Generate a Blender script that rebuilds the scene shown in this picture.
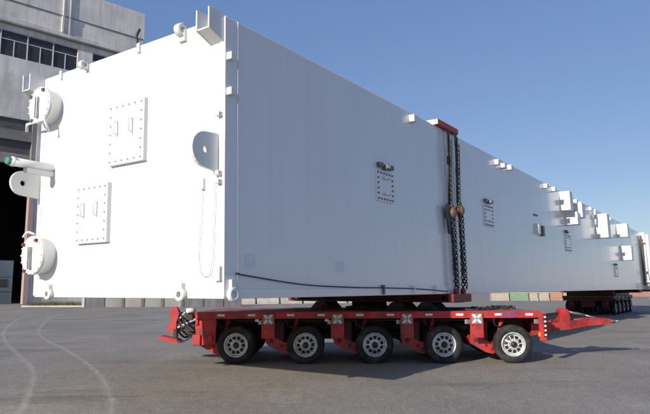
import bpy, bmesh, math, random
from mathutils import Vector, Matrix
random.seed(7)
R = math.radians
for o in list(bpy.data.objects): bpy.data.objects.remove(o)
S = bpy.context.scene
COL = S.collection

# ------------------------------------------------------------------ camera
cam = bpy.data.cameras.new('camera'); co = bpy.data.objects.new('camera', cam); COL.objects.link(co)
co.location = (0, 0, 1.7)
cam.sensor_width = 36; cam.lens = 599.3/650*36; cam.clip_end = 3000
pit = .1351; rol = .0035
co.rotation_euler = (Matrix.Rotation(math.pi/2+pit, 3, 'X') @ Matrix.Rotation(-rol, 3, 'Z')).to_euler()
S.camera = co
# ------------------------------------------------------------------ light
SUN_AZ = R(36.3); SUN_EL = R(20)
d = Vector((math.sin(SUN_AZ)*math.cos(SUN_EL), math.cos(SUN_AZ)*math.cos(SUN_EL), -math.sin(SUN_EL)))
sun = bpy.data.lights.new('sun', 'SUN'); so = bpy.data.objects.new('sun', sun); COL.objects.link(so)
sun.energy = 5.0; sun.angle = R(.53); sun.color = (1, .94, .84)
so.rotation_euler = d.to_track_quat('-Z', 'Y').to_euler(); so.location = (-20, -20, 30)
wd = bpy.data.worlds.new('World'); S.world = wd; wd.use_nodes = True
nt = wd.node_tree; bgn = nt.nodes['Background']
sky = nt.nodes.new('ShaderNodeTexSky'); sky.sky_type = 'NISHITA'; sky.sun_disc = False
sky.sun_elevation = SUN_EL; sky.sun_rotation = SUN_AZ + math.pi
sky.air_density = 1.0; sky.dust_density = .15; sky.ozone_density = 3.2
veil = nt.nodes.new('ShaderNodeVectorMath'); veil.operation = 'MULTIPLY_ADD'     # one even, slightly milky veil over the whole sky
veil.inputs[1].default_value = (.66, .57, .45); veil.inputs[2].default_value = (.58, 1.07, 2.72)
nt.links.new(sky.outputs[0], veil.inputs[0]); nt.links.new(veil.outputs[0], bgn.inputs[0]); bgn.inputs[1].default_value = .12
S.view_settings.view_transform = 'Standard'; S.view_settings.look = 'None'
S.view_settings.exposure = 0; S.view_settings.gamma = 1

# ------------------------------------------------------------------ materials
def mat(name, col, rough=.5, metal=0, var=.12, scale=3, bump=0, bscale=40, dirt=None, dscale=1.5, damt=.5, spec=.5, coat=0):
    m = bpy.data.materials.new(name); m.use_nodes = True; t = m.node_tree; b = t.nodes['Principled BSDF']
    b.inputs['Roughness'].default_value = rough; b.inputs['Metallic'].default_value = metal
    b.inputs['Specular IOR Level'].default_value = spec; b.inputs['Coat Weight'].default_value = coat
    tc = t.nodes.new('ShaderNodeTexCoord')
    n = t.nodes.new('ShaderNodeTexNoise'); n.inputs['Scale'].default_value = scale; n.inputs['Detail'].default_value = 6
    oi = t.nodes.new('ShaderNodeObjectInfo'); va = t.nodes.new('ShaderNodeVectorMath'); va.operation = 'MULTIPLY_ADD'; va.inputs[1].default_value = (17, 11, 23)
    t.links.new(oi.outputs['Random'], va.inputs[0]); t.links.new(tc.outputs['Object'], va.inputs[2]); VEC = va.outputs[0]
    t.links.new(VEC, n.inputs['Vector'])
    r = t.nodes.new('ShaderNodeValToRGB')
    r.color_ramp.elements[0].position = .3; r.color_ramp.elements[1].position = .7
    r.color_ramp.elements[0].color = [c*(1-var) for c in col]+[1]; r.color_ramp.elements[1].color = [min(1, c*(1+var)) for c in col]+[1]
    t.links.new(n.outputs['Fac'], r.inputs[0]); out = r.outputs[0]
    if dirt:
        n2 = t.nodes.new('ShaderNodeTexNoise'); n2.inputs['Scale'].default_value = dscale; n2.inputs['Detail'].default_value = 9; n2.inputs['Roughness'].default_value = .65
        t.links.new(VEC, n2.inputs['Vector'])
        r2 = t.nodes.new('ShaderNodeValToRGB'); r2.color_ramp.elements[0].position = .48; r2.color_ramp.elements[1].position = .68
        r2.color_ramp.elements[1].color = (damt, damt, damt, 1)
        t.links.new(n2.outputs['Fac'], r2.inputs[0])
        mx = t.nodes.new('ShaderNodeMix'); mx.data_type = 'RGBA'
        t.links.new(r2.outputs[0], mx.inputs[0]); t.links.new(out, mx.inputs[6]); mx.inputs[7].default_value = (*dirt, 1); out = mx.outputs[2]
    t.links.new(out, b.inputs['Base Color'])
    if bump:
        n3 = t.nodes.new('ShaderNodeTexNoise'); n3.inputs['Scale'].default_value = bscale; n3.inputs['Detail'].default_value = 5
        t.links.new(tc.outputs['Object'], n3.inputs['Vector'])
        bp = t.nodes.new('ShaderNodeBump'); bp.inputs['Strength'].default_value = bump; bp.inputs['Distance'].default_value = .02
        t.links.new(n3.outputs['Fac'], bp.inputs['Height']); t.links.new(bp.outputs[0], b.inputs['Normal'])
    return m
M = {}
M['fit'] = mat('white_fitting_paint', (.78, .78, .76), .4, var=.04, dirt=(.6, .58, .54), damt=.3)
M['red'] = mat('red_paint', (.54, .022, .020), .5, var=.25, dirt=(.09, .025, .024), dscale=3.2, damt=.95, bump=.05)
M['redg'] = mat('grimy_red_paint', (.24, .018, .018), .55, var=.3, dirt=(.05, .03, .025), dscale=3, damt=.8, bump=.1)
M['redd'] = mat('worn_red_with_painted_shade', (.085, .012, .012), .6, var=.3, dirt=(.04, .02, .018), dscale=3, damt=.8)  # dark red carries painted shade for the rear trailer and under-deck parts
M['black'] = mat('black_steel', (.02, .02, .022), .5, var=.3, dirt=(.06, .05, .045), damt=.6, scale=8)
M['rubber'] = mat('tyre_rubber', (.014, .014, .015), .8, var=.25, dirt=(.085, .078, .07), dscale=4, damt=.75, bump=.2, bscale=60)
M['rim'] = mat('silver_rim_paint', (.66, .66, .65), .42, metal=.35, var=.12, dirt=(.2, .17, .14), dscale=6, damt=.6)
M['steel'] = mat('bare_steel', (.35, .34, .33), .4, metal=.7, var=.2, scale=10)
M['chain'] = mat('oiled_chain_steel', (.07, .065, .06), .5, metal=.5, var=.4, scale=20)
M['gold'] = mat('rusty_yellow_hook_paint', (.24, .12, .06), .5, var=.25, scale=12, dirt=(.15, .07, .03), dscale=10)
M['strap'] = mat('grey_webbing', (.085, .07, .055), .9, var=.25, scale=20)
M['lamp'] = mat('reflector_white', (.72, .72, .7), .3, var=.1, scale=12)
M['orange'] = mat('orange_lens', (.8, .25, .03), .3)
M['blue'] = mat('blue_lettering', (.1, .1, .42), .5)
M['bolt'] = mat('dark_bolt', (.16, .16, .165), .5, metal=.5)
M['bgrey'] = mat('grey_bolt', (.42, .42, .41), .5)
M['hole'] = mat('dark_bore', (.05, .05, .05), .7)
M['green'] = mat('green_cap', (.1, .24, .2), .4)
M['hgreen'] = mat('green_hose', (.05, .16, .1), .5)
M['conc'] = mat('grey_render_concrete', (.56, .54, .54), .9, var=.12, scale=.35, dirt=(.40, .39, .39), dscale=.22, damt=.7, bump=.15, bscale=6)
M['concd'] = mat('soot_grey_concrete', (.26, .25, .24), .9, var=.2, scale=.5, dirt=(.11, .11, .11), dscale=.3)
M['beam'] = mat('dark_door_beam', (.10, .095, .095), .7, var=.25, scale=.5)
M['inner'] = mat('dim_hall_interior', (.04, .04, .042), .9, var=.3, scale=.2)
M['glass'] = mat('dusty_dark_glass', (.035, .035, .033), .22, var=.4, scale=.6, dirt=(.1, .09, .08), dscale=.8)
M['frame'] = mat('white_window_frame', (.6, .6, .6), .5, var=.1)
M['jamb'] = mat('faded_pink_jamb', (.46, .33, .30), .7, var=.2, scale=.8, dirt=(.25, .17, .14), dscale=.8)
M['door'] = mat('blue_grey_door', (.13, .16, .19), .6, var=.2, scale=.5)
M['wallg'] = mat('low_wall_concrete', (.16, .16, .165), .9, var=.2, scale=.8, dirt=(.08, .08, .08), dscale=.5)
M['wallp'] = mat('pale_concrete', (.52, .48, .42), .9, var=.15, scale=.8, dirt=(.3, .27, .23), dscale=.5)
M['bcream'] = mat('cream_block_paint', (.44, .38, .30), .8, var=.12, dirt=(.3, .26, .2), damt=.5, dscale=.8)
M['bgreen'] = mat('green_block_paint', (.20, .32, .21), .8, var=.12, dirt=(.2, .25, .15), damt=.5, dscale=.8)
M['borange'] = mat('orange_block_paint', (.42, .23, .15), .8, var=.12, dirt=(.3, .16, .1), damt=.5, dscale=.8)
M['bpink'] = mat('pink_wall_paint', (.45, .24, .2), .8, var=.12)
M['brown'] = mat('brown_timber', (.12, .08, .055), .8, var=.3, scale=2)
M['rope'] = mat('dark_rope', (.05, .05, .06), .9)
M['cable'] = mat('grey_cable', (.55, .54, .52), .7)
M['grass'] = mat('dry_grass', (.16, .14, .05), .9, var=.4, scale=2)
M['decal'] = mat('faded_notice', (.74, .745, .75), .5, var=.06, scale=20)

def streaky(m, col, amt, sc=(1, 1, .1)):
    t = m.node_tree; b = t.nodes['Principled BSDF']; tc = t.nodes.new('ShaderNodeTexCoord'); mp = t.nodes.new('ShaderNodeMapping'); mp.inputs['Scale'].default_value = sc
    t.links.new(tc.outputs['Object'], mp.inputs[0]); n = t.nodes.new('ShaderNodeTexNoise'); n.inputs['Scale'].default_value = 1.1; n.inputs['Detail'].default_value = 9; n.inputs['Roughness'].default_value = .7
    t.links.new(mp.outputs[0], n.inputs['Vector']); r = t.nodes.new('ShaderNodeValToRGB'); r.color_ramp.elements[0].position = .45; r.color_ramp.elements[1].position = .72; r.color_ramp.elements[1].color = (amt, amt, amt, 1)
    t.links.new(n.outputs['Fac'], r.inputs[0]); src = b.inputs['Base Color'].links[0].from_socket; mx = t.nodes.new('ShaderNodeMix'); mx.data_type = 'RGBA'
    t.links.new(r.outputs[0], mx.inputs[0]); t.links.new(src, mx.inputs[6]); mx.inputs[7].default_value = (*col, 1); t.links.new(mx.outputs[2], b.inputs['Base Color'])
M['conc'] = mat('grey_render_concrete', (.72, .685, .65), .9, var=.12, scale=.35, dirt=(.46, .44, .43), dscale=.3, damt=.7, bump=.3, bscale=6)
streaky(M['conc'], (.33, .32, .31), .6); streaky(M['wallg'], (.07, .07, .07), .6, (2, 2, .3)); streaky(M['red'], (.16, .09, .075), .75, (5, 5, 1.6)); streaky(M['rim'], (.16, .13, .11), .6, (5, 5, 5))
def hull_mat():
    m = mat('white_hull_paint', (.80, .79, .77), .2, var=.015, scale=.6, coat=.12)
    t = m.node_tree; b = t.nodes['Principled BSDF']; tc = t.nodes.new('ShaderNodeTexCoord')
    # plate waviness
    mp = t.nodes.new('ShaderNodeMapping'); mp.inputs['Scale'].default_value = (1, 1, .5)
    t.links.new(tc.outputs['Object'], mp.inputs[0])
    n = t.nodes.new('ShaderNodeTexNoise'); n.inputs['Scale'].default_value = 1.3; n.inputs['Detail'].default_value = 2
    t.links.new(mp.outputs[0], n.inputs['Vector'])
    bp = t.nodes.new('ShaderNodeBump'); bp.inputs['Strength'].default_value = .3; bp.inputs['Distance'].default_value = .03
    t.links.new(n.outputs['Fac'], bp.inputs['Height']); t.links.new(bp.outputs[0], b.inputs['Normal'])
    # run-down dirt streaks
    mp2 = t.nodes.new('ShaderNodeMapping'); mp2.inputs['Scale'].default_value = (5, 5, .18)
    t.links.new(tc.outputs['Object'], mp2.inputs[0])
    n2 = t.nodes.new('ShaderNodeTexNoise'); n2.inputs['Scale'].default_value = 1; n2.inputs['Detail'].default_value = 8; n2.inputs['Roughness'].default_value = .6
    t.links.new(mp2.outputs[0], n2.inputs['Vector'])
    r = t.nodes.new('ShaderNodeValToRGB'); r.color_ramp.elements[0].position = .5; r.color_ramp.elements[1].position = .75
    r.color_ramp.elements[1].color = (.14, .14, .14, 1)
    t.links.new(n2.outputs['Fac'], r.inputs[0])
    src = b.inputs['Base Color'].links[0].from_socket
    mx = t.nodes.new('ShaderNodeMix'); mx.data_type = 'RGBA'
    t.links.new(r.outputs[0], mx.inputs[0]); t.links.new(src, mx.inputs[6]); mx.inputs[7].default_value = (.55, .54, .52, 1)
    t.links.new(mx.outputs[2], b.inputs['Base Color'])
    return m
M['hull'] = hull_mat()

def ground_mat():
    m = bpy.data.materials.new('worn_asphalt'); m.use_nodes = True; t = m.node_tree; b = t.nodes['Principled BSDF']
    b.inputs['Roughness'].default_value = .92; b.inputs['Specular IOR Level'].default_value = .25
    g = t.nodes.new('ShaderNodeTexCoord')
    def noise(s, det, rough=.55, sc=(1, 1, 1), rot=0):
        mp = t.nodes.new('ShaderNodeMapping'); mp.inputs['Scale'].default_value = sc; mp.inputs['Rotation'].default_value = (0, 0, rot)
        t.links.new(g.outputs['Object'], mp.inputs[0])
        n = t.nodes.new('ShaderNodeTexNoise'); n.inputs['Scale'].default_value = s; n.inputs['Detail'].default_value = det; n.inputs['Roughness'].default_value = rough
        t.links.new(mp.outputs[0], n.inputs['Vector']); return n.outputs['Fac']
    def ramp(f, p0, p1, c0, c1):
        r = t.nodes.new('ShaderNodeValToRGB'); e = r.color_ramp.elements; e[0].position = p0; e[1].position = p1
        e[0].color = (*c0, 1); e[1].color = (*c1, 1); t.links.new(f, r.inputs[0]); return r.outputs[0]
    def mix(f, a, c, mode='MIX'):
        x = t.nodes.new('ShaderNodeMix'); x.data_type = 'RGBA'; x.blend_type = mode
        if isinstance(f, float): x.inputs[0].default_value = f
        else: t.links.new(f, x.inputs[0])
        t.links.new(a, x.inputs[6])
        if isinstance(c, tuple): x.inputs[7].default_value = (*c, 1)
        else: t.links.new(c, x.inputs[7])
        return x.outputs[2]
    base = ramp(noise(.35, 8, .6), .3, .72, (.262, .233, .195), (.355, .315, .264))
    base = mix(ramp(noise(.9, 9, .68, (1, .3, 1), .2), .55, .75, (0, 0, 0), (.55, .55, .55)), base, (.43, .395, .345))       # pale dust drifts
    base = mix(ramp(noise(.5, 7, .6, (.35, 1.6, 1), -.15), .54, .68, (0, 0, 0), (.75, .75, .75)), base, (.17, .155, .137))     # rubbed tyre bands
    base = mix(ramp(noise(2.2, 6, .6), .64, .74, (0, 0, 0), (.6, .6, .6)), base, (.165, .15, .132))                        # oil spots
    base = mix(.75, base, ramp(noise(5.5, 9, .8), .32, .68, (.70, .70, .70), (1.28, 1.28, 1.28)), 'MULTIPLY')
    base = mix(.8, base, ramp(noise(22, 8, .9), .36, .64, (.5, .5, .5), (1.5, 1.5, 1.5)), 'MULTIPLY')
    v = t.nodes.new('ShaderNodeTexVoronoi'); v.feature = 'DISTANCE_TO_EDGE'; v.inputs['Scale'].default_value = .22
    wob = t.nodes.new('ShaderNodeMix'); wob.data_type = 'RGBA'; wob.inputs[0].default_value = .12
    nn = t.nodes.new('ShaderNodeTexNoise'); nn.inputs['Scale'].default_value = 1.5; nn.inputs['Detail'].default_value = 6
    t.links.new(g.outputs['Object'], nn.inputs['Vector']); t.links.new(g.outputs['Object'], wob.inputs[6]); t.links.new(nn.outputs['Color'], wob.inputs[7])
    t.links.new(wob.outputs[2], v.inputs['Vector'])
    base = mix(ramp(v.outputs['Distance'], .0, .004, (.14, .14, .14), (0, 0, 0)), base, (.12, .12, .12))                   # hairline cracks
    t.links.new(base, b.inputs['Base Color'])
    bp = t.nodes.new('ShaderNodeBump'); bp.inputs['Strength'].default_value = .5; bp.inputs['Distance'].default_value = .012
    t.links.new(noise(55, 6, .7), bp.inputs['Height']); t.links.new(bp.outputs[0], b.inputs['Normal'])
    return m
M['ground'] = ground_mat()

def dust_mat():
    m = bpy.data.materials.new('pale_dust_track'); m.use_nodes = True; t = m.node_tree; b = t.nodes['Principled BSDF']
    b.inputs['Base Color'].default_value = (.60, .555, .48, 1); b.inputs['Roughness'].default_value = .95
    uv = t.nodes.new('ShaderNodeUVMap'); uv.uv_map = 'UVMap'
    sep = t.nodes.new('ShaderNodeSeparateXYZ'); t.links.new(uv.outputs[0], sep.inputs[0])
    a = t.nodes.new('ShaderNodeMath'); a.operation = 'PINGPONG'; a.inputs[1].default_value = .5; t.links.new(sep.outputs[0], a.inputs[0])
    g = t.nodes.new('ShaderNodeTexCoord')
    n = t.nodes.new('ShaderNodeTexNoise'); n.inputs['Scale'].default_value = 1.6; n.inputs['Detail'].default_value = 12; n.inputs['Roughness'].default_value = .9
    t.links.new(g.outputs['Object'], n.inputs['Vector'])
    mu = t.nodes.new('ShaderNodeMath'); mu.operation = 'MULTIPLY'; t.links.new(a.outputs[0], mu.inputs[0]); t.links.new(n.outputs['Fac'], mu.inputs[1])
    r = t.nodes.new('ShaderNodeValToRGB'); r.color_ramp.elements[0].position = .14; r.color_ramp.elements[1].position = .27
    r.color_ramp.elements[0].color = (0, 0, 0, 1); r.color_ramp.elements[1].color = (.62, .62, .62, 1)
    t.links.new(mu.outputs[0], r.inputs[0]); t.links.new(r.outputs[0], b.inputs['Alpha'])
    return m
M['dust'] = dust_mat()

# ------------------------------------------------------------------ helpers
def box(bm, x0, x1, y0, y1, z0, z1, bev=0):
    t = bmesh.new() if bev else bm
    v = [t.verts.new((x, y, z)) for z in (z0, z1) for y in (y0, y1) for x in (x0, x1)]
    for f in ((0, 2, 3, 1), (4, 5, 7, 6), (0, 1, 5, 4), (2, 6, 7, 3), (0, 4, 6, 2), (1, 3, 7, 5)): t.faces.new([v[i] for i in f])
    if bev:
        bmesh.ops.bevel(t, geom=t.edges[:], offset=bev, segments=2, affect='EDGES', profile=.5)
        me = bpy.data.meshes.new('tmp'); t.to_mesh(me); t.free(); bm.from_mesh(me); bpy.data.meshes.remove(me)
    return bm
def B(*a, **k): return box(bmesh.new(), *a, **k)
def frame_of(p0, p1):
    z = (Vector(p1)-Vector(p0)).normalized(); x = z.orthogonal().normalized(); return x, z.cross(x), z
def cyl(bm, p0, p1, r0, r1=None, n=16, caps=True):
    r1 = r0 if r1 is None else r1; x, y, z = frame_of(p0, p1); rings = []
    for p, r in ((p0, r0), (p1, r1)):
        rings.append([bm.verts.new(Vector(p)+x*math.cos(2*math.pi*i/n)*r+y*math.sin(2*math.pi*i/n)*r) for i in range(n)])
    for i in range(n):
        f = bm.faces.new((rings[0][i], rings[0][(i+1) % n], rings[1][(i+1) % n], rings[1][i])); f.smooth = True
    if caps: bm.faces.new(rings[0][::-1]); bm.faces.new(rings[1])
    return bm
def tube(bm, pts, r, n=8):
    pts = [Vector(p) for p in pts]; prev = None; x = None
    for i, p in enumerate(pts):
        tg = (pts[min(i+1, len(pts)-1)]-pts[max(i-1, 0)]).normalized()
        x = tg.orthogonal().normalized() if x is None else (x-tg*x.dot(tg)).normalized()
        y = tg.cross(x)
        ring = [bm.verts.new(p+x*math.cos(2*math.pi*k/n)*r+y*math.sin(2*math.pi*k/n)*r) for k in range(n)]
        if prev:
            for k in range(n):
                f = bm.faces.new((prev[k], prev[(k+1) % n], ring[(k+1) % n], ring[k])); f.smooth = True
        else: bm.faces.new(ring[::-1])
        prev = ring
    bm.faces.new(prev); return bm
def spline(pts, n=8):
    P = [Vector(p) for p in pts]; out = []
    for i in range(len(P)-1):
        a, b, c, e = P[max(i-1, 0)], P[i], P[i+1], P[min(i+2, len(P)-1)]
        for k in range(n):
            t = k/n; out.append(.5*((2*b)+(c-a)*t+(2*a-5*b+4*c-e)*t*t+(3*b-a-3*c+e)*t**3))
    out.append(P[-1]); return out
def prism(bm, poly, axis, d0, d1):
    # poly in the two remaining axes (x: (y,z), y: (x,z), z: (x,y))
    def P(u, v, w): return {'x': (w, u, v), 'y': (u, w, v), 'z': (u, v, w)}[axis]
    a = [bm.verts.new(P(u, v, d0)) for u, v in poly]; b = [bm.verts.new(P(u, v, d1)) for u, v in poly]; n = len(poly)
    bm.faces.new(a[::-1]); bm.faces.new(b)
    for i in range(n): bm.faces.new((a[i], a[(i+1) % n], b[(i+1) % n], b[i]))
    return bm
def lathe(bm, prof, axis='y', n=32, c=(0, 0, 0)):
    # prof: (radius, offset along axis)
    rings = []
    for r, h in prof:
        ring = []
        for i in range(n):
            s, k = math.sin(2*math.pi*i/n)*r, math.cos(2*math.pi*i/n)*r
            p = {'y': (k, h, s), 'z': (k, s, h), 'x': (h, k, s)}[axis]
            ring.append(bm.verts.new(Vector(p)+Vector(c)))
        rings.append(ring)
    for a, b in zip(rings, rings[1:]):
        for i in range(n): f = bm.faces.new((a[i], a[(i+1) % n], b[(i+1) % n], b[i])); f.smooth = True
    return bm
def obj(name, bm, m, parent=None, loc=None, smooth=False):
    if isinstance(bm, bmesh.types.BMesh):
        bmesh.ops.recalc_face_normals(bm, faces=bm.faces[:])
        me = bpy.data.meshes.new(name); bm.to_mesh(me); bm.free(); me.materials.append(M[m])
    else: me = bm
    o = bpy.data.objects.new(name, me); COL.objects.link(o)
    if parent: o.parent = parent
    if loc: o.location = loc
    if smooth:
        for p in me.polygons: p.use_smooth = True
    return o
def empty(name, loc=(0, 0, 0), rz=0, parent=None):
    o = bpy.data.objects.new(name, None); COL.objects.link(o); o.location = loc; o.rotation_euler = (0, 0, rz); o.empty_display_size = .1
    if parent: o.parent = parent
    return o
def tag(o, label, cat, group=None, kind=None):
    if label: o['label'] = label
    if cat: o['category'] = cat
    if group: o['group'] = group
    if kind: o['kind'] = kind
    return o
def stuff(o): o['kind'] = 'stuff'; return o
def copy_tree(o, parent=None):
    c = o.copy(); COL.objects.link(c); c.parent = parent
    for ch in list(o.children): copy_tree(ch, c)
    return c
def link_chain(bm, p0, p1, L=.09, w=.03, r=.011):
    p0, p1 = Vector(p0), Vector(p1); x, y, z = frame_of(p0, p1); n = max(1, int((p1-p0).length/(L*.74)))
    for i in range(n):
        c = p0.lerp(p1, (i+.5)/n); u = x if i % 2 else y; v = z.cross(u)
        path = [c+z*(L/2-w)*sz+(u*math.cos(a)+z*math.sin(a))*w for sz, a0 in ((1, 0), (-1, math.pi)) for a in (a0, a0+math.pi/2, a0+math.pi)]
        rings = []
        for k, p in enumerate(path):
            tg = (path[(k+1) % 6]-path[k-1]).normalized(); s = tg.cross(v)
            rings.append([bm.verts.new(p+(s*math.cos(q)+v*math.sin(q))*r) for q in (0, math.pi/2, math.pi, 3*math.pi/2)])
        for k in range(6):
            for q in range(4):
                f = bm.faces.new((rings[k][q], rings[k][(q+1) % 4], rings[(k+1) % 6][(q+1) % 4], rings[(k+1) % 6][q])); f.smooth = True
    return bm

# ------------------------------------------------------------------ ground
bm = bmesh.new(); bm.faces.new([bm.verts.new(p) for p in ((-900, -300, 0), (900, -300, 0), (900, 1500, 0), (-900, 1500, 0))])
g = obj('ground', bm, 'ground'); g['kind'] = 'structure'; g['label'] = 'worn grey asphalt yard with dusty patches'
TR = [[(-19.77, 40.81), (-16.82, 33.04), (-13.36, 25.44), (-10.41, 19.94), (-7.82, 15.72), (-6.41, 13.44), (-5.42, 11.44), (-4.47, 9.21), (-4.18, 8.43), (-3.84, 7.5), (-3.3, 5.5)],
      [(-18.42, 42.66), (-16.05, 35.4), (-11.98, 25.51), (-9.49, 20.77), (-7.37, 17.4), (-5.44, 14.09), (-4.11, 11.47), (-3.27, 9.47), (-2.91, 8.45), (-2.56, 7.27), (-2.0, 5.2)]]
for k, tr in enumerate(TR):
    pts = spline([(x, y, .004) for x, y in tr], 10); bm = bmesh.new(); uvl = bm.loops.layers.uv.new('UVMap'); prev = None
    for i, p in enumerate(pts):
        tg = (pts[min(i+1, len(pts)-1)]-pts[max(0, i-1)]).normalized(); nrm = Vector((-tg.y, tg.x, 0)); w = (.20+.003*p.y)*random.uniform(.8, 1.2)
        cur = (bm.verts.new(p-nrm*w), bm.verts.new(p+nrm*w), i*.05)
        if prev:
            f = bm.faces.new((prev[0], prev[1], cur[1], cur[0]))
            for lp, uvv in zip(f.loops, ((0, prev[2]), (1, prev[2]), (1, cur[2]), (0, cur[2]))): lp[uvl].uv = uvv
        prev = cur
    o = obj('tyre_track', bm, 'dust'); o['kind'] = 'structure'

# ------------------------------------------------------------------ the white module
YAW = .604; CX = Vector((-1.3554, 8.1, 1.5633)); W, H, L = 4.625, 4.03, 42.5; LEAN = .0192
aV = Vector((math.sin(YAW), math.cos(YAW), 0)); lV = Vector((-math.cos(YAW), math.sin(YAW), 0))
def CW(u, t, z): return CX+lV*(u+LEAN*z)+aV*t+Vector((0, 0, z))
mod = empty('steel_module', CX, -YAW)
tag(mod, 'huge white steel box module with bolted hatches carried on two red trailers', 'module')
def cp(name, bm, m, parent=None, **k):
    for v in bm.verts: v.co.x -= LEAN*v.co.z
    return obj(name, bm, m, parent or mod, **k)
cp('hull', B(-W, 0, 0, L, 0, H, bev=.02), 'hull')
# corner posts, base rail and weld seams on the long side
cp('corner_post', B(-.1, .012, -.012, .24, .03, H-.03, bev=.005), 'hull')
cp('corner_post', B(-W-.012, -W+.1, -.012, .24, .03, H-.03, bev=.005), 'hull')
cp('edge_bar', B(-.01, .019, .242, .262, .02, H-.02, bev=.003), 'hull')
cp('base_rail', B(-.05, .02, .272, L, .002, .14, bev=.006), 'hull')
for t in [5.0+4.84*i for i in range(8)]:
    cp('weld_seam', B(-.01, .0012, t-.007, t+.007, .14, H-.02), 'hull')
for z in (2.02,):
    cp('weld_seam', B(-.01, .0015, .24, L, z-.006, z+.006), 'hull')
def bolts_on(bm, pts, axis, r=.014, h=.022):
    for p in pts:
        q = Vector(p)+{'-y': Vector((0, -h, 0)), 'x': Vector((h, 0, 0))}[axis]
        cyl(bm, p, q, r, n=6)
    return bm
def rect_pts(a0, a1, b0, b1, na, nb, ins):
    a0 += ins; a1 -= ins; b0 += ins; b1 -= ins; out = []
    for i in range(na): out += [(a0+(a1-a0)*i/(na-1), b0), (a0+(a1-a0)*i/(na-1), b1)]
    for i in range(1, nb-1): out += [(a0, b0+(b1-b0)*i/(nb-1)), (a1, b0+(b1-b0)*i/(nb-1))]
    return out
# front hatches
for u0, u1, z0, z1, lab in ((1.65, 2.53, 2.1, 3.11, 'upper bolted hatch with two handles'), (2.50, 3.34, .88, 1.85, 'lower bolted hatch with two handles')):
    h = cp('hatch', B(-u1, -u0, -.075, .02, z0, z1, bev=.008), 'fit'); h['label'] = lab
    bm = bmesh.new(); bolts_on(bm, [(-a, -.074, b) for a, b in rect_pts(u0, u1, z0, z1, 6, 7, .06)], '-y')
    stuff(cp('bolts', bm, 'bgrey', h))
    for uu in (u0+(u1-u0)*.3, u0+(u1-u0)*.72):
        zc = z1-.42; bm = bmesh.new()
        tube(bm, [(-uu, -.07, zc-.11), (-uu, -.15, zc-.1), (-uu, -.15, zc+.1), (-uu, -.07, zc+.11)], .013, 6)
        box(bm, -uu-.035, -uu+.035, -.082, -.073, zc-.13, zc+.13); cp('handle', bm, 'fit', h)
# manholes at the left of the front
for u, z, lab in ((4.30, 3.40, 'round manhole near the roof'), (4.28, .72, 'round manhole near the floor')):
    bm = bmesh.new(); lathe(bm, [(.30, .01), (.30, -.2), (.335, -.2), (.335, -.235), (0, -.235)], 'y', 40, (-u, 0, z))
    mh = cp('manhole', bm, 'fit'); mh['label'] = lab
    bm = bmesh.new(); lathe(bm, [(.335, -.239), (.335, -.268), (.32, -.275), (.2, -.285), (0, -.29)], 'y', 40, (-u, 0, z)); cp('lid', bm, 'fit', mh)
    bm = bmesh.new(); bolts_on(bm, [(-u+.31*math.cos(a), -.268, z+.31*math.sin(a)) for a in [2*math.pi*k/16 for k in range(16)]], '-y', .016, .025)
    stuff(cp('bolts', bm, 'fit', mh))
    bm = bmesh.new(); box(bm, -u-.035, -u+.035, -.335, -.292, z-.24, z+.14, bev=.008); cp('hinge_arm', bm, 'steel', mh)
    bm = bmesh.new(); tube(bm, spline([(-u+.05, -.27, z+.36), (-u-.12, -.30, z+.40), (-u-.30, -.27, z+.33)], 5), .022, 6)
    if z < 2: cp('davit_arm', bm, 'fit', mh)
    else:
        bm.free(); bm = bmesh.new(); tube(bm, [(-u-.36, -.27, z-.44), (-u-.36, -.27, z-.30), (-u+.2, -.27, z-.30), (-u+.22, -.2, z-.5)], .025, 6); cp('davit_arm', bm, 'fit', mh)
    for dx, dz in ((-.17, -.27), (.15, .25), (-.24, .19)):
        cp('clamp', B(-u+dx-.03, -u+dx+.03, -.315, -.27, z+dz-.025, z+dz+.025), 'redg' if z < 2 else 'bolt', mh)
# lifting lugs on the front corners
def lug(u, z, p, r, w):
    poly = []
    for k in range(13):
        a = -math.pi/2-math.pi*k/12; poly.append((-p+r+r*math.cos(a), z+r*math.sin(a)))
    poly = [(.0, z-r-.03)]+poly+[(.0, z+r+.02)]
    cy, cz, n = -p+r, z, 48; bm = bmesh.new(); out, inn = [], []
    for k in range(n):
        a = 2*math.pi*k/n; dy, dz = math.cos(a), math.sin(a); best = 9
        for (y0, z0), (y1, z1) in zip(poly, poly[1:]+poly[:1]):
            ey, ez = y1-y0, z1-z0; den = dy*ez-dz*ey
            if abs(den) < 1e-9: continue
            tt = ((y0-cy)*ez-(z0-cz)*ey)/den; ss = ((y0-cy)*dz-(z0-cz)*dy)/den
            if tt > 0 and -1e-6 <= ss <= 1+1e-6: best = min(best, tt)
        out.append([bm.verts.new((x, cy+dy*best, cz+dz*best)) for x in (-u-w/2, -u+w/2)]); inn.append([bm.verts.new((x, cy+dy*.05, cz+dz*.05)) for x in (-u-w/2, -u+w/2)])
    for k in range(n):
        q = (k+1) % n
        bm.faces.new((out[k][0], out[q][0], inn[q][0], inn[k][0])); bm.faces.new((out[k][1], inn[k][1], inn[q][1], out[q][1]))
        bm.faces.new((out[k][0], out[k][1], out[q][1], out[q][0])); bm.faces.new((inn[k][0], inn[q][0], inn[q][1], inn[k][1]))
    l = cp('lifting_lug', bm, 'fit')
    return l
lug(.13, 2.02, .50, .25, .05); lug(4.60, 2.0, .55, .22, .05)
ps = cp('pipe_stub', cyl(bmesh.new(), (-4.22, .01, 2.28), (-4.22, -.78, 2.28), .075, n=24), 'fit')
cp('cap', cyl(bmesh.new(), (-4.22, -.781, 2.28), (-4.22, -.83, 2.28), .078, .055, n=20), 'green', ps)
cp('flange', cyl(bmesh.new(), (-4.22, -.70, 2.28), (-4.22, -.74, 2.28), .085, n=24), 'fit', ps)
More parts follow.
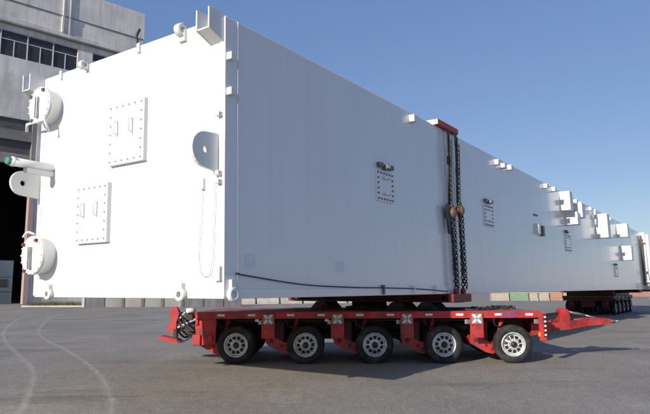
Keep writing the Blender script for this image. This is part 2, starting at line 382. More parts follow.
cp('support_bracket', B(-4.28, -4.16, -.5, .01, 2.12, 2.206), 'fit', ps)
# paired guide plates on the two top corners
for us in ((.03, .27), (4.60, 4.82)):
    for u in us:
        cp('guide_plate', prism(bmesh.new(), [(.0, H-.40), (-.02, H-.40), (-.30, H-.29), (-.30, H+.02), (.0, H+.02)], 'x', -u-.012, -u+.012), 'fit')
    cp('guide_base', prism(bmesh.new(), [(.0, H-.38), (.0, H-.40), (-.29, H-.285), (-.29, H-.265)], 'x', -us[1]+.013, -us[0]-.013), 'fit')
if True:
    cp('guide_bracket', B(-4.84, -W-.0, -.02, .1, H-.40, H+.02), 'fit')
# small fittings along the front roof edge
for u in (4.06, 3.28, 1.89):
    cp('cleat', B(-u-.032, -u+.032, -.04, .05, H-.13, H+.03, bev=.006), 'fit')
bm = bmesh.new(); lathe(bm, [(.05, -.05), (.10, -.05), (.10, .05), (.05, .05), (.05, -.05)], 'x', 20, (-.86, -.06, H-.03)); box(bm, -.93, -.79, -.05, .02, H-.2, H-.03); cp('pulley_eye', bm, 'fit')
bm = bmesh.new(); lathe(bm, [(.04, -.04), (.08, -.04), (.08, .04), (.04, .04), (.04, -.04)], 'x', 20, (-3.28, -.09, H-.05)); cp('pulley_eye', bm, 'fit')
bm = bmesh.new(); tube(bm, spline([(-1.9, -.03, H+.03), (-1.93, -.04, H+.14), (-1.86, -.03, H+.26)], 4), .022, 6); cp('roof_antenna', bm, 'black')  # dark antenna standing on the front roof edge
# pad eyes under the bottom edge
for (x, y) in ((-.80, -.05), (-4.1, -.05)):
    bm = bmesh.new(); lathe(bm, [(.045, -.03), (.095, -.03), (.095, .03), (.045, .03), (.045, -.03)], 'y', 20, (x, y, .06)); box(bm, x-.05, x+.05, y-.02, .01, .13, .22); cp('pad_eye', bm, 'fit')
bm = bmesh.new(); lathe(bm, [(.045, -.03), (.10, -.03), (.10, .03), (.045, .03), (.045, -.03)], 'x', 20, (.05, .13, .06)); box(bm, -.01, .07, .08, .18, .14, .26); cp('pad_eye', bm, 'fit')
for z in (3.42, 2.9): cp('cleat', B(.005, .10, .02, .13, z-.06, z+.05, bev=.008), 'fit')
for z in (2.56, 1.72, 1.60): cp('cleat', B(-.12, -.03, -.09, .0, z-.03, z+.03, bev=.006), 'fit')
bm = B(-.44, -.37, -.05, .0, 1.52, 1.68, bev=.008); jb = cp('junction_box', bm, 'decal')
jb = cp('junction_box', B(-.14, -.02, -.07, -.012, .24, .44, bev=.01), 'fit'); cp('cover', B(-.12, -.04, -.078, -.071, .27, .41), 'decal', jb)
# hatches of the long side
for t0, t1, z0, z1 in ((4.2, 4.88, 1.84, 2.46), (10.2, 10.9, 1.84, 2.46), (19.5, 20.4, 1.6, 2.3), (30.5, 31.4, .7, 1.3)):
    h = cp('side_hatch', B(-.01, .03, t0, t1, z0, z1, bev=.006), 'hull')
    bm = bmesh.new(); bolts_on(bm, [(.029, a, b) for a, b in rect_pts(t0, t1, z0, z1, 6, 6, .05)], 'x', .02, .02); stuff(cp('bolts', bm, 'bolt', h))
    for z in (z0+.16, z1-.14):
        bm = bmesh.new(); tc = (t0+t1)/2; tube(bm, [(.025, tc-.1, z), (.09, tc-.09, z), (.09, tc+.09, z), (.025, tc+.1, z)], .018, 6); cp('handle', bm, 'fit', h)
    bm = bmesh.new(); box(bm, .0, .09, t0+.06, t0+.18, z1+.06, z1+.15); box(bm, .0, .12, t0+.27, t0+.42, z1+.04, z1+.13); box(bm, .0, .09, t0+.5, t0+.62, z1+.06, z1+.15); cp('work_lamp', bm, 'bolt')
    cp('lamp_glass', B(.12, .125, t0+.29, t0+.40, z1+.06, z1+.12), 'lamp')
# boxes standing out from the far part of the long side
for t0, ln, z0, z1, p in ((19.1, .5, 3.20, 3.97, .40), (19.75, .5, 2.68, 3.19, .50), (20.35, .6, 3.02, 3.6, .58), (26.0, .7, 2.56, 3.74, .58), (32.2, .6, 3.02, 3.78, .60), (33.0, .7, 1.72, 2.56, .60)):
    e = cp('equipment_box', B(-.01, p, t0, t0+ln, z0, z1, bev=.012), 'fit')
    cp('box_door', B(.05, p-.05, t0-.012, t0+.001, z0+.05, z1-.05), 'fit', e)
    cp('latch', B(p*.42, p*.5, t0-.022, t0-.0125, (z0+z1)/2-.05, (z0+z1)/2+.05), 'bgrey', e)
cp('riser_pipe', cyl(bmesh.new(), (.1, 25.7, 3.2), (.1, 25.7, 3.95), .05, n=12), 'fit')
for t, z in ((5.85, 3.88), (11.42, 3.86), (12.0, 3.84), (12.64, 3.9), (16.85, 3.9), (18.02, 3.94), (21.7, 3.9), (22.6, 3.9), (24.8, 3.9), (28, 3.9), (30, 3.9), (35, 3.9)):
    cp('cleat', B(-.01, .14, t-.09, t+.09, z-.1, z+.06, bev=.01), 'fit')
for t, z in ((15.4, 2.18),):
    e = cp('equipment_box', B(-.01, .13, t-.12, t+.12, z-.2, z+.16, bev=.01), 'fit')
    cp('gauge', B(-.01, .10, t+.5, t+.75, z-.22, z+.14, bev=.01), 'bolt')
    cp('conduit', B(-.005, .04, t-.2, t+.2, z+.45, z+.5), 'bolt')
cp('notice', B(0, .0145, .42, .62, .45, .62), 'decal'); cp('notice', B(0, .006, 2.72, 2.98, .42, .6), 'decal')
# flange and timber at the far end
cp('end_flange', B(-W-.2, .28, L-.02, L+.12, -.02, H+.02, bev=.01), 'fit')
cp('end_pipe', cyl(bmesh.new(), (.45, L-.3, .1), (.45, L-.3, H-.15), .11, n=16), 'fit')
cp('end_fender', B(.021, .16, L-.70, L-.55, .25, H-.25, bev=.02), 'brown')
cp('pipe_bracket', B(-.01, .40, L-.36, L-.24, .5, .6), 'fit'); cp('pipe_bracket', B(-.01, .40, L-.36, L-.24, 3.3, 3.4), 'fit')
cp('end_bumper', B(-.3, .6, L-.45, L-.022, -.16, -.022, bev=.01), 'black')
# rope hung along the long side and a cable loop on the front
pts = [(.13, .15, .345), (.07, .26, .33), (.06, 1.7, .20), (.05, 3.2, .155), (.05, 4.26, .145), (.06, 5.8, .12), (.07, 7.3, .06)]
for t in (4.3, 5.6, 6.7): cp('rope_post', B(-.005, .07, t-.02, t+.02, .02, .2), 'bolt' if t < 5 else 'fit')
tg_ = obj('rope', tube(bmesh.new(), spline([CW(-x, t, z) for x, t, z in pts], 10), .011, 6), 'rope')
tag(tg_, 'thin dark rope sagging along the bottom of the white module side', 'rope')
pts = [(-.40, -.03, 1.53), (-.43, -.03, 1.0), (-.47, -.025, .6), (-.42, -.03, .36), (-.30, -.03, .31), (-.2, -.03, .45), (-.17, -.03, 1.0), (-.15, -.03, 1.58)]
o = obj('cable', tube(bmesh.new(), spline([CW(-x, t, z) for x, t, z in pts], 8), .005, 6), 'cable')
tag(o, 'thin grey cable loop hanging on the white module front', 'cable')

# ------------------------------------------------------------------ lashing over the module side
bm = B(-.35, .10, 0, 1.25, 0, .14, bev=.015)
o = obj('lashing_beam', bm, 'red'); o.location = CW(0, 7.15, H+.003); o.rotation_euler = (0, 0, -YAW); tag(o, 'short red beam lying on the top edge of the white module', 'beam')
obj('end_plate', B(-.33, .09, -.012, -.001, .01, .13), 'lamp', o)
for k, (t, zz) in enumerate(((7.66, 1.93), (8.18, 2.05))):
    e = empty('chain_hoist', CW(-.12, t, 0), -YAW)
    tag(e, ('chain hoist with black plate, the one nearer the front of the white module', 'chain hoist with plain orange hook, the one farther from the module front')[k], 'hoist', 'lashings over the white module')
    x = -LEAN*zz
    bm = bmesh.new(); box(bm, -LEAN*H-.02, -LEAN*H-.006, -.07, .07, zz+.16, H+.0)
    obj('webbing', bm, 'strap', e)
    bm = bmesh.new(); tube(bm, [(x-.05, -.02, zz+.1), (-LEAN*H-.0, -.05, H-.1)], .02, 6); tube(bm, [(x-.05, .03, zz+.1), (-LEAN*H-.0, .06, H-.1)], .018, 6); obj('sling', bm, 'chain', e)
    bm = bmesh.new(); lathe(bm, [(0, -.10), (.09, -.09), (.14, -.03), (.14, .04), (.09, .09), (0, .09)], 'x', 20, (x, 0, zz)); box(bm, x-.04, x+.04, -.05, .05, zz+.08, zz+.2); obj('hoist_body', bm, 'gold', e)
    bm = bmesh.new(); tube(bm, spline([(x, 0, zz-.1), (x, .05, zz-.17), (x, .0, zz-.25), (x, -.06, zz-.2)], 5), .022, 8); obj('hook', bm, 'gold', e)
    bm = bmesh.new(); link_chain(bm, (x, 0, zz-.2), (-.01, .04*(-1)**k, .1), .11, .036, .016); link_chain(bm, (x+.03, .08, zz-.1), (.02, .12, .12), .09, .028, .012)
    link_chain(bm, (x+.02, .02, H-.3), (x+.02, -.05, zz+.1), .08, .026, .011); link_chain(bm, (x+.01, -.1, zz-.05), (.02, .0, .2), .09, .03, .012); link_chain(bm, (x, -.07, zz-.1), (.0, -.07, .5), .07, .022, .009)
    stuff(obj('chain', bm, 'chain', e))
    if k == 0: obj('hoist_plate', prism(bmesh.new(), [(-.36, zz+.12), (-.26, zz+.22), (-.06, zz+.05), (-.04, zz-.2), (-.14, zz-.52), (-.24, zz-.5)], 'x', x-.02, x+.02), 'black', e)
    bm = bmesh.new(); lathe(bm, [(.03, -.04), (.08, -.04), (.08, .04), (.03, .04), (.03, -.04)], 'x', 16, (-.01, .04*(-1)**k, .05)); obj('shackle', bm, 'redg', e)

# ------------------------------------------------------------------ bolsters under the module
def bolster(t, label, m):
    c = CW(W/2, t, 0); e = empty('bolster_beam', (c.x, c.y, 0), -YAW); z1 = CX.z-.003
    bm = bmesh.new(); box(bm, -W/2-.1, W/2+.2, -.22, .22, z1-.05, z1, bev=.006); box(bm, -W/2-.1, W/2+.2, -.22, .22, z1-.20, z1-.15, bev=.006); box(bm, -W/2-.1, W/2+.2, -.05, .05, z1-.152, z1-.048)
    obj('beam', bm, m, e)
    for s in (-2.1, -1.3, 1.3, 2.1): obj('stiffener', B(s-.01, s+.01, -.21, .21, z1-.149, z1-.051), m, e)
    for s in (-1, 1): obj('end_lug', B(s*(W/2+.16)-.07, s*(W/2+.16)+.07, -.5, .62, z1-.19, z1+.0, bev=.015) if s > 0 else B(-W/2-.2, -W/2-.1, -.2, .2, z1-.19, z1), 'redg', e)
    return e, z1
e1, zb = bolster(7.75, '', 'redd'); tag(e1, 'red bolster beam between the front trailer and the white module', 'beam', 'bolster beams')
lathe_b = bmesh.new(); lathe(lathe_b, [(0, 1.182), (.62, 1.182), (.62, 1.24), (.45, 1.26), (.45, zb-.201), (0, zb-.201)], 'z', 40); obj('turntable', lathe_b, 'black', e1)
for i, s in enumerate((-1.35, .95, 1.75)):
    bm = bmesh.new(); prism(bm, [(s-.32, 1.175), (s+.32, 1.175), (s+.13, zb-.201), (s-.13, zb-.201)], 'y', -.3, .3); obj('pedestal', bm, 'black', e1)
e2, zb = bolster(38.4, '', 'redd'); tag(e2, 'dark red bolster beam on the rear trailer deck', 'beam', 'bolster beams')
obj('packing', B(-1.45, 1.45, -2.8, 2.8, 1.175, zb-.201, bev=.01), 'black', e2)
obj('packing', B(-1.4, 1.4, -3.1, -2.85, 1.175, zb, bev=.01), 'black', e2); obj('packing', B(-1.4, 1.4, 2.85, 3.1, 1.175, zb, bev=.01), 'black', e2)

# ------------------------------------------------------------------ trailers
TR_R, RIM, TW = .435, .265, .24
def wheel_meshes():
    bm = bmesh.new(); h = TW/2
    prof = [(RIM, -h+.02), (RIM+.03, -h), (TR_R-.09, -h-.012), (TR_R-.035, -h+.01), (TR_R-.008, -h+.035), (TR_R, -h+.06)]
    for gx in (-.045, 0, .045): prof += [(TR_R, gx-.01), (TR_R-.012, gx-.006), (TR_R-.012, gx+.006), (TR_R, gx+.01)]
    prof += [(TR_R, h-.06), (TR_R-.008, h-.035), (TR_R-.035, h-.01), (TR_R-.09, h+.012), (RIM+.03, h), (RIM, h-.02), (RIM, -h+.02)]
    lathe(bm, prof, 'y', 48); bmesh.ops.recalc_face_normals(bm, faces=bm.faces[:])
    ty = bpy.data.meshes.new('tyre'); bm.to_mesh(ty); bm.free(); ty.materials.append(M['rubber'])
    bm = bmesh.new()   # rim: lip, barrel, spoked dish with hand holes
    lathe(bm, [(RIM+.012, -h+.012), (RIM+.006, -h-.012), (RIM-.022, -h-.008), (RIM-.035, -h+.03), (RIM-.04, h-.02), (RIM+.01, h)], 'y', 40)
    n = 10; y0, y1 = -h+.055, -h+.02
    def ring(r, y): return [Vector((r*math.cos(2*math.pi*i/(n*4)), y, r*math.sin(2*math.pi*i/(n*4)))) for i in range(n*4)]
    ra, rb, rc, rd = ring(RIM-.034, y0), ring(.20, y0-.005), ring(.128, y1), ring(.07, y1-.01)
    def quad(a, b, i): return bm.faces.new([bm.verts.new(p) for p in (a[i], a[(i+1) % (n*4)], b[(i+1) % (n*4)], b[i])])
    for i in range(n*4):
        quad(ra, rb, i); quad(rc, rd, i)
        if i % 4 == 0: quad(rb, rc, i)
    bmesh.ops.remove_doubles(bm, verts=bm.verts[:], dist=.0005); bmesh.ops.recalc_face_normals(bm, faces=bm.faces[:])
    bmesh.ops.solidify(bm, geom=bm.faces[:], thickness=.006)
    rm = bpy.data.meshes.new('rim'); bm.to_mesh(rm); bm.free(); rm.materials.append(M['rim'])
    bm = bmesh.new(); cyl(bm, (0, -h+.07, 0), (0, h, 0), .2, n=24); lathe(bm, [(.2, -h+.07), (.07, -h+.02), (.07, -h-.02), (.055, -h-.035), (0, -h-.035)], 'y', 24)
    bmesh.ops.recalc_face_normals(bm, faces=bm.faces[:]); hb = bpy.data.meshes.new('wheel'); bm.to_mesh(hb); bm.free(); hb.materials.append(M['black'])
    bm = bmesh.new()
    for i in range(10):
        a = 2*math.pi*(i+.5)/10; cyl(bm, (.105*math.cos(a), -h+.02, .105*math.sin(a)), (.105*math.cos(a), -h-.005, .105*math.sin(a)), .011, n=6)
    nu = bpy.data.meshes.new('nuts'); bm.to_mesh(nu); bm.free(); nu.materials.append(M['steel'])
    return hb, ty, rm, nu
WM = wheel_meshes()
AX = (-3.02, -1.43, .15, 1.73, 3.32)
def trailer(name, loc, rz, front, red):
    e = empty(name, loc, rz); X = 3.95
    obj('deck', B(-X, X, -1.44, 1.44, 1.13, 1.17, bev=.006), 'deck', e)
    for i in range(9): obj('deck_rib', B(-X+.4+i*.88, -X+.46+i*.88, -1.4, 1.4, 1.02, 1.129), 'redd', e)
    obj('spine', B(-X+.05, X-.05, -.42, .42, .48, 1.129, bev=.02), 'redd', e)  # spine colour darkened to paint in the shade under the deck
    for s in (-1, 1):
        y0, y1 = sorted((s*1.5, s*1.441)); obj('side_beam', B(-X, X, y0, y1, 1.02, 1.176, bev=.006), red, e)
        ys = -1.5 if s < 0 else 1.5
        for ax in AX:
            for dx in (-.34, .36):
                yy = sorted((ys, ys+s*.006)); obj('reflector', B(ax+dx-.085, ax+dx+.085, yy[0], yy[1], 1.075, 1.125), 'lamp', e)
        for ax in AX[1:]:
            yy = sorted((ys+s*.001, ys+s*.04))
            p = obj('side_panel', B(ax-1.0, ax-.70, yy[0], yy[1], .58, 1.14, bev=.008), red, e)
            if s < 0:
                y = yy[0]
                pl = obj('marking_plate', B(ax-.965, ax-.735, y-.006, y-.0005, .90, 1.12), 'lampg', p)
                bm = bmesh.new(); cx, cz = ax-.85, 1.01
                for sx in (-1, 1):
                    for sz in (-1, 1):
                        prism(bm, [(cx+sx*.012, cz+sz*.012), (cx+sx*.05, cz+sz*.012), (cx+sx*.1, cz+sz*.07), (cx+sx*.1, cz+sz*.1), (cx+sx*.06, cz+sz*.1), (cx+sx*.012, cz+sz*.055)], 'y', y-.012, y-.0065)
                obj('marking_pattern', bm, 'lamp', p)
                bm = bmesh.new()
                for sx in (-.1, .1):
                    for z in (.63, .86): cyl(bm, (cx+sx, y+.002, z), (cx+sx, y-.014, z), .012, n=6)
                stuff(obj('bolts', bm, 'redd', p))
        for ax in AX:   # pendulum axle: knee, swing arm, two wheels
            yc = s*.98
            obj('knee_column', B(ax-.86, ax-.5, yc-.16, yc+.16, .45, 1.02, bev=.03), 'redd', e)  # column colour darkened for the shade between the wheels
            poly = [(ax-.95, .54), (ax-.88, .60), (ax-.74, .58), (ax-.48, .46), (ax-.1, .50), (ax+.1, .5), (ax+.1, .36), (ax-.1, .30), (ax-.42, .19), (ax-.56, .22), (ax-.92, .42)]
            arm = obj('swing_arm', prism(bmesh.new(), poly, 'y', yc-.19, yc+.19), red, e)
            for ddx, zz, rr in ((-.80, .50, .05), (-.56, .38, .035), (-.42, .30, .03)): obj('pin', cyl(bmesh.new(), (ax+ddx, yc+s*.1, zz), (ax+ddx, yc+s*.196, zz), rr, n=14), 'redd', arm)
            bm = bmesh.new(); cyl(bm, (ax-.30, yc+s*.24, .50), (ax-.20, yc+s*.24, 1.02), .045, n=12); obj('ram', bm, red, e)
            obj('axle', cyl(bmesh.new(), (ax, yc-.44, TR_R), (ax, yc+.44, TR_R), .06, n=12), 'black', e)
            for k in (-1, 1):
                w = obj('wheel', WM[0], None, e); w.location = (ax, yc+k*.36, TR_R-.010)
                st = {3.32: R(-5), -3.02: R(3)}.get(ax, 0) if front else 0
                w.rotation_euler = (0, random.uniform(0, 6), st+(0 if (k if s > 0 else -k) < 0 or True else 0))
                if s > 0: w.rotation_euler = (0, random.uniform(0, 6), math.pi+st)
                elif k > 0 and s < 0: w.rotation_euler = (0, random.uniform(0, 6), math.pi+st)
                for nm, me in (('tyre', WM[1]), ('rim', WM[2]), ('nuts', WM[3])):
                    q = obj(nm, me, None, w)
                    if nm == 'nuts': stuff(q)
            if s < 0 and ax in (-3.02, -1.43): obj('marker_lamp', B(ax+.44, ax+.53, -1.5, -1.44, .95, 1.01, bev=.01), 'lamp', e)
    for i, ax in enumerate(AX[:-1]):
        bm = bmesh.new(); cyl(bm, (ax+.35, -.58, .78), (ax+1.15, -.58, .78), .13, n=18); obj('light_block_cylinder', bm, 'black', e)  # black cylinders added to block see-through light under the deck
        obj('pipe_run', cyl(bmesh.new(), (ax-.3, -1.2, .97), (ax+1.3, -1.2, .95), .022, n=8), 'black', e)
    for ax in AX:
        bm = bmesh.new(); tube(bm, spline([(ax-.45, -1.46, 1.0), (ax-.40, -1.40, .86), (ax-.25, -1.3, .82), (ax-.15, -1.25, .98)], 5), .016, 6); obj('brake_hose', bm, 'black', e)
        obj('valve', B(ax+.5, ax+.62, -1.42, -1.34, .88, .99, bev=.012), 'steel', e)
    for sx in (-1, 1):
        x0, x1 = sorted((sx*X, sx*(X-.05))); obj('end_beam', B(x0+.051*(sx < 0), x1-.051*(sx > 0)+.0, -1.44, 1.44, .9, 1.128), red, e) if False else obj('end_beam', B(x0 if sx > 0 else x0-.0, x1, -1.439, 1.439, .88, 1.1285), red, e)
    return e
M['deck'] = mat('dusty_worn_deck', (.24, .10, .08), .7, var=.4, scale=3, dirt=(.40, .33, .27), dscale=1.6, damt=.9, bump=.2)
M['lampg'] = mat('dull_marking_plate', (.26, .25, .24), .5, var=.25, scale=10)
ft = trailer('modular_trailer', (.975, 15.4, 0), 0, True, 'red')
tag(ft, 'red five axle modular trailer with drawbar turned crosswise under the module front', 'trailer', 'modular trailers under the module')
# lower bulkhead at the left end with coupling eyes
obj('bulkhead', prism(bmesh.new(), [(-3.95, .90), (-3.95, .50), (-3.80, .42), (-3.50, .48), (-3.48, 1.019), (-3.949, 1.019)], 'y', -1.40, -1.30), 'red', ft)
obj('bulkhead', prism(bmesh.new(), [(-3.95, .90), (-3.95, .50), (-3.80, .42), (-3.50, .48), (-3.48, 1.019), (-3.949, 1.019)], 'y', 1.30, 1.40), 'red', ft)
obj('tow_eye', B(-4.02, -3.83, -1.45, -1.34, .42, .66, bev=.02), 'red', ft); obj('tow_eye', B(-3.66, -3.55, -1.47, -1.405, .50, .66, bev=.02), 'red', ft)
obj('end_crossbeam', B(-4.06, -3.96, -1.0, 1.0, .50, .92, bev=.02), 'redg', ft)
obj('coupling_plate', prism(bmesh.new(), [(-4.80, .72), (-4.66, .62), (-4.58, .70), (-4.56, .95), (-4.50, 1.12), (-4.58, 1.28), (-4.70, 1.26), (-4.74, 1.1), (-4.70, .95)], 'y', -.72, -.60), 'red', ft)
cb = obj('coupling_arm', B(-4.72, -3.96, -.68, -.64, .72, .84, bev=.01), 'red', ft)
obj('foot_plate', prism(bmesh.new(), [(-4.98, .52), (-4.50, .42), (-4.42, .46), (-4.50, .52), (-4.9, .60)], 'y', -.9, -.55), 'red', ft)
obj('foot_post', B(-4.62, -4.52, -.78, -.68, .50, .75, bev=.01), 'black', ft)
for i in range(22):
    r = random.Random(i); x0 = -4.60+r.uniform(0, .12); x1 = -3.97; y = r.uniform(-1.1, -.1); z0 = r.uniform(.7, 1.25); z1 = r.uniform(.62, 1.1)
    mid = ((x0+x1)/2+r.uniform(-.15, .1), y+r.uniform(-.25, .1), min(z0, z1)-r.uniform(.0, .25)+.28*(i % 3 == 0))
    obj('hose', tube(bmesh.new(), spline([(x0, -.66+r.uniform(-.06, .06), z0), mid, (x1, y, z1)], 6), r.choice((.016, .022, .026)), 7), r.choice(('black', 'black', 'black', 'hgreen', 'cable', 'redg', 'black')), ft)
obj('valve_block', B(-4.3, -4.07, -.95, -.3, .62, .86, bev=.02), 'black', ft); obj('valve_block', B(-4.35, -4.15, -.8, -.5, .95, 1.22, bev=.02), 'black', ft)
obj('coupler', cyl(bmesh.new(), (-4.3, -.85, 1.18), (-4.12, -.85, 1.2), .06, n=14), 'lamp', ft)
# drawbar end
obj('end_post', B(3.90, 4.05, -1.53, -1.44, .50, 1.12, bev=.01), 'red', ft)
bm = bmesh.new()
for k in range(5): box(bm, 4.0, 4.045, -1.541, -1.531, .62+.1*k, .66+.1*k)
obj('warning_stripes', bm, 'lamp', ft); obj('warning_backing', B(3.985, 4.049, -1.5305, -1.5301, .58, 1.1), 'black', ft)
obj('marker_lamp', B(3.86, 3.92, -1.545, -1.50, .60, .70, bev=.01), 'orange', ft)
obj('end_frame', prism(bmesh.new(), [(3.96, .92), (4.2, .92), (4.44, .88), (4.44, .66), (3.96, .56)], 'y', -.75, .55), 'red', ft)
db = empty('drawbar', (0, 0, 0), 0, ft)
bm = bmesh.new()
for s in (-1, 1):
    y0 = s*.42-.2; v = []
    for x, yc, hw, za, zb_ in ((4.38, y0, .06, .64, .82), (5.0, y0*.72-.06, .055, .70, .90), (5.6, -.2+s*.08, .05, .78, .94)):
        v.append([bm.verts.new(p) for p in ((x, yc-hw, za), (x, yc+hw, za), (x, yc+hw, zb_), (x, yc-hw, zb_))])
    for a, b in zip(v, v[1:]):
        for i in range(4): bm.faces.new((a[i], a[(i+1) % 4], b[(i+1) % 4], b[i]))
    bm.faces.new(v[0]); bm.faces.new(v[-1])
obj('a_frame', bm, 'red', db)
bm = bmesh.new(); v = []
for x, hw, za, zb_ in ((5.45, .17, .76, .955), (5.9, .13, .79, .95), (6.12, .07, .82, .93)):
    v.append([bm.verts.new(p) for p in ((x, -.2-hw, za), (x, -.2+hw, za), (x, -.2+hw, zb_), (x, -.2-hw, zb_))])
for a, b in zip(v, v[1:]):
    for i in range(4): bm.faces.new((a[i], a[(i+1) % 4], b[(i+1) % 4], b[i]))
bm.faces.new(v[0]); bm.faces.new(v[-1]); obj('tongue', bm, 'red', db)
bm = bmesh.new(); cyl(bm, (6.1, -.2, .875), (6.24, -.2, .87), .035, n=12); lathe(bm, [(.035, -.022), (.075, -.022), (.075, .022), (.035, .022), (.035, -.022)], 'z', 20, (6.30, -.2, .87)); obj('tow_eye', bm, 'steel', db)
obj('cross_brace', B(4.75, 4.85, -.52, .16, .72, .9, bev=.01), 'red', db)
obj('tower_bracket', prism(bmesh.new(), [(4.80, .80), (5.06, .80), (5.07, 1.02), (5.03, 1.16), (4.90, 1.20), (4.84, 1.14)], 'y', -.36, -.04), 'red', db)
bm = bmesh.new(); cyl(bm, (5.0, -.2, 1.12), (5.5, -.2, 1.02), .032, n=12); cyl(bm, (5.5, -.2, 1.02), (5.85, -.2, .93), .02, n=10); obj('ram', bm, 'steel', ft)
obj('hose', tube(bmesh.new(), spline([(3.96, -.6, 1.08), (4.3, -.5, 1.04), (4.6, -.3, 1.05), (4.86, -.2, 1.07)], 6), .03, 8), 'black', ft)
obj('lamp_bar', B(4.06, 4.3, -.8, -.752, .84, .90, bev=.01), 'lamp', ft)
# four short blue characters on the side beam, too worn to read
bm = bmesh.new()
for k in range(4):
    x = 3.02+k*.1
    for q in ((0, .07, .085, .095), (0, .07, .045, .055), (.03, .04, .015, .1), (0, .012, .01, .045), (.058, .07, .01, .045 if k % 2 else .09)):
        box(bm, x+q[0], x+q[1], -1.508, -1.501, 1.04+q[2], 1.04+q[3])
obj('lettering', bm, 'blue', ft)

rc = CX+lV*2.35+aV*38.65
rt = trailer('modular_trailer', (rc.x, rc.y, 0), math.pi/2-YAW, False, 'redd')  # rear trailer gets the red with shade painted in
tag(rt, 'grimy modular trailer aligned under the module far end, shade painted into its dark red', 'trailer', 'modular trailers under the module')

# loose lashing chains and gear on the front deck
def heap(name, label, c, rx, ry, n, m, seed):
    r = random.Random(seed); bm = bmesh.new(); pts = []
    for i in range(n):
        a = r.uniform(0, 6.28); q = math.sqrt(r.random()); pts.append(Vector((c[0]+rx*q*math.cos(a), c[1]+ry*q*math.sin(a), 1.19+r.uniform(0, .09)*(1-q*.6))))
    pts.sort(key=lambda p: p.x+r.uniform(-.3, .3))
    for a, b in zip(pts, pts[1:]): link_chain(bm, a, b, .11, .036, .015)
    tag(obj(name, bm, m), label, 'chain', 'loose chains on the trailer deck')
heap('lashing_chain', 'dark chain heap on the red deck end beside the drawbar', (4.2, 15.2), .62, .4, 26, 'chain', 1)
heap('lashing_chain', 'dark chain heap on the red deck beside the turntable', (2.2, 14.6), .35, .25, 14, 'chain', 2)
heap('lashing_chain', 'rusty red chain heap on the red deck under the module left edge', (.05, 15.9), .2, .2, 10, 'redg', 3)
bm = bmesh.new(); tube(bm, spline([(1.0, 14.3, 1.195), (1.9, 14.2, 1.195), (2.9, 14.6, 1.2), (3.6, 14.4, 1.195), (4.3, 15.0, 1.2)], 8), .02, 6)
tag(obj('hose_line', bm, 'black'), 'black hose lying along the red trailer deck', 'hose')

# ------------------------------------------------------------------ shipyard hall
B0 = Vector((-35.8, 71.3, 0)); hall = empty('factory_hall', B0, R(43.5)); tag(hall, 'tall grey concrete factory hall with window strip and dark door opening', 'building')
XL, XR, ZT = -32, 13.9, 40.5
def hp(name, m, *a, parent=None, **k): return obj(name, B(*a, **k), m, parent or hall)
hp('wall', 'conc', XL, XR, 0, .6, 22.1, 29.6); hp('wall', 'conc', XL, XR, 0, .6, 32.85, 36.6)
hp('wall', 'conc', XL, -10.2, 0, .6, 29.6, 32.85); hp('wall', 'conc', 5.05, 6.97, 0, .6, 29.6, 32.85); hp('wall', 'conc', 10.1, XR, 0, .6, 29.6, 32.85)
hp('wall', 'conc', 1.15, XR, 0, .6, 0, 22.1); hp('wall', 'conc', XL, -26, 0, .6, 0, 22.1)
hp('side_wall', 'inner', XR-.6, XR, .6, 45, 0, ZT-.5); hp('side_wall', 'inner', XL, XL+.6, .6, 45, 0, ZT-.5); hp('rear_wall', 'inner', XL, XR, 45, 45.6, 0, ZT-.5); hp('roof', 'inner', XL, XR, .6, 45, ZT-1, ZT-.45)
hp('parapet', 'conc', XL, XR+.12, -.14, .6, 36.7, ZT); hp('parapet_joint', 'concd', XL, XR, .05, .6, 36.6, 36.7)
hp('ledge', 'concd', XL, XR+.1, -.45, 0, 33.55, 33.8, bev=.03); hp('ledge', 'conc', XL, XR+.05, -.2, 0, 33.8, 34.4)
hp('pilaster', 'conc', 2.75, 3.0, -.3, 0, 34.4, 36.6); hp('pilaster', 'conc', 3.6, 3.8, -.3, 0, 34.4, 36.6)
hp('downpipe', 'conc', 2.8, 2.95, -.34, -.14, 36.6, ZT); hp('downpipe', 'conc', 3.62, 3.78, -.34, -.14, 36.6, ZT)
def windows(x0, n, w, z0, zt, z1):
    for i in range(n):
        a = x0+i*w
        wi = obj('window', B(a+.06, a+w-.06, .16, .3, zt-.05, zt+.05), 'frame', hall)
        fr = bmesh.new(); box(fr, a, a+.06, .12, .32, z0, z1); box(fr, a+w-.06, a+w, .12, .32, z0, z1); box(fr, a+w/2-.05, a+w/2+.05, .16, .3, z0, zt-.051); box(fr, a+.06, a+w-.06, .14, .3, z0, z0+.08); box(fr, a+.06, a+w-.06, .14, .3, z1-.08, z1)
        obj('frame', fr, 'frame', wi)
        obj('pane', B(a+.06, a+w-.06, .22, .24, zt+.05, z1-.08), 'glass', wi); obj('pane', B(a+.06, a+w/2-.05, .22, .24, z0+.08, zt-.05), 'glass', wi); obj('pane', B(a+w/2+.05, a+w-.06, .22, .24, z0+.08, zt-.05), 'glass', wi)
windows(-10.2, 5, 3.05, 29.6, 31.75, 32.85); windows(6.97, 1, 3.13, 29.6, 31.75, 32.85)
hp('door_lintel', 'beam', -26, .1, .25, .8, 20.7, 22.1); hp('door_lintel', 'concd', -26, .1, .05, .9, 19.5, 20.7); hp('door_lintel', 'beam', -26, .1, .5, 1.1, 17.9, 19.5); hp('door_lintel', 'concd', -26, .1, .35, 1.1, 16.7, 17.9)
hp('door_jamb', 'jamb', .1, .65, -.3, .5, 0, 16.7); hp('door_jamb', 'conc', .66, 1.149, -.12, .6, 0, 22.1); hp('door_jamb', 'concd', .1, .65, -.02, .5, 16.7, 22.1)
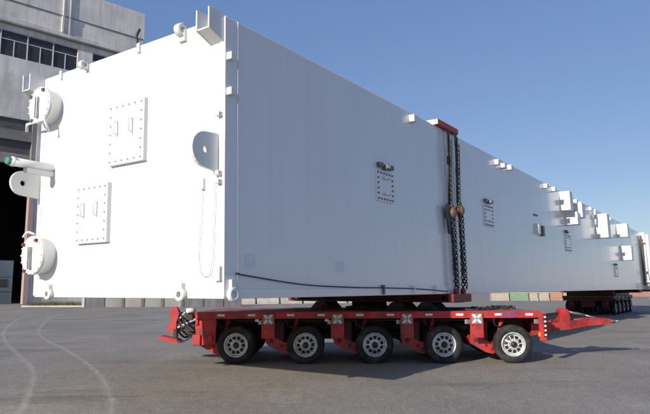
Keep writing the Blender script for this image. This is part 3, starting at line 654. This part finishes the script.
for i in range(5):
    x = -.75-2.05*(i+1); dl = hp('door_leaf', 'door', x, x+2.0, .9, 1.05, .05, 5.1)
    for z in (1.5, 3.2): obj('panel_rib', B(x, x+2, .85, .899, z, z+.1), 'door', dl)
    obj('pane', B(x+.5, x+1.4, .86, .899, 2.0, 2.9), 'glass', dl)
# low boundary wall in front of the hall
lw = empty('low_wall', (-28.6, 59.3, 0)); tag(lw, 'low grey concrete boundary wall behind the white module', 'wall')
def wall_run(p0, p1, n, m, z, e):
    p0, p1 = Vector(p0), Vector(p1); dv = (p1-p0)/n; ang = math.atan2(dv.y, dv.x); ln = dv.length
    for i in range(n):
        c = p0+dv*i; hh = z+random.uniform(-.03, .03)
        q = obj('wall_panel', B(.06, ln-.06, -.12, .12, 0, hh, bev=.015), ('wallg', 'wallg', 'concd')[random.randrange(3)] if m == 'wallg' else m, e); q.location = (c.x, c.y, 0); q.rotation_euler = (0, 0, ang)
        q = obj('pillar', B(-.14, .14, -.2, .2, 0, z+.1, bev=.02), 'wallp' if i == 0 else 'beam', e); q.location = (c.x, c.y, 0); q.rotation_euler = (0, 0, ang)
wall_run((5.4, -1.0, 0), (20.6, -1.0, 0), 8, 'wallg', 1.25, lw)
vk = obj('verge_kerb', B(-29.5, -23.5, 58.9, 59.1, 0, .16, bev=.02), 'wallp'); tag(vk, 'pale kerb along the dry grass verge by the hall', 'kerb')
bm = bmesh.new()
for i in range(2600):
    x, y = random.uniform(-29.4, -23.5), random.uniform(59.12, 61.5); h = random.uniform(.25, .65); a = random.uniform(0, 6.28); w = .02; dx, dy = random.uniform(-.15, .15), random.uniform(-.15, .15)
    bm.faces.new([bm.verts.new(p) for p in ((x-w*math.cos(a), y-w*math.sin(a), 0), (x+w*math.cos(a), y+w*math.sin(a), 0), (x+dx, y+dy, h))])
tag(obj('dry_grass', bm, 'grass'), 'dry yellow grass growing on the verge by the hall', 'grass', kind='stuff')
# painted blocks along the far edge of the yard
def block(x, y, ln, h, m, label, rz=.02, cat='block', group='painted blocks along the yard edge'):
    o = empty('concrete_block', (x, y, 0), rz)
    obj('body', prism(bmesh.new(), [(-.5, 0), (.5, 0), (.5, .3), (.38, .36), (.32, h), (-.32, h), (-.38, .36), (-.5, .3)], 'x', -ln/2, ln/2), m, o)
    obj('cap', B(-ln/2-.02, ln/2+.02, -.36, .36, h-.002, h+.07, bev=.015), 'wallp', o)
    tag(o, label, cat, group); return o
cols = [('bcream', 'cream painted concrete block next to the green block'), ('bgreen', 'green painted concrete block at the yard edge'), ('bcream', 'short cream concrete block beside the green block'), ('bcream', 'cream concrete block beside the orange block'), ('borange', 'orange painted concrete block at the yard edge')]
x = 22.2
for (m, lab), ln in zip(cols, (2.3, 2.4, 1.1, 1.3, 1.6)):
    block(x+ln/2, 80.8+.02*x, ln, 1.02, m, lab); x += ln+.2
for i in range(7):
    ln = 2.2
    if i in (0, 5, 6): block(x+ln/2, 80.8+.02*x, ln, 1.02, {0: 'bcream', 5: 'bpink', 6: 'bcream'}[i], {0: 'cream concrete block half hidden by the rear trailer', 5: 'pink concrete block seen past the module far end', 6: 'pale cream concrete block beside the pink block'}[i])
    x += ln+.2
for i in range(9):
    block(-9.2+i*2.6, 68+.9*i, 2.45, 1.0, 'wallp', 'pale unpainted concrete block seen under the white module', .33, group='pale blocks under the module')
# distant pink building past the far end
ds = empty('distant_shed', (60, 112, 0), .1); tag(ds, 'distant pinkish shed past the far end of the white module', 'building')
obj('wall', B(-.2, 14, 0, 10, 0, 4.6), 'bpink', ds); obj('upper_wall', B(-.2, 14, .1, 10, 4.6, 8.5), 'brown', ds); obj('roof', B(-.6, 14.4, -.4, 10.4, 8.5, 8.8), 'wallp', ds)
for i in range(3): obj('window', B(1.5+i*3, 3+i*3, -.05, .05, 2, 3.4), 'glass', ds)
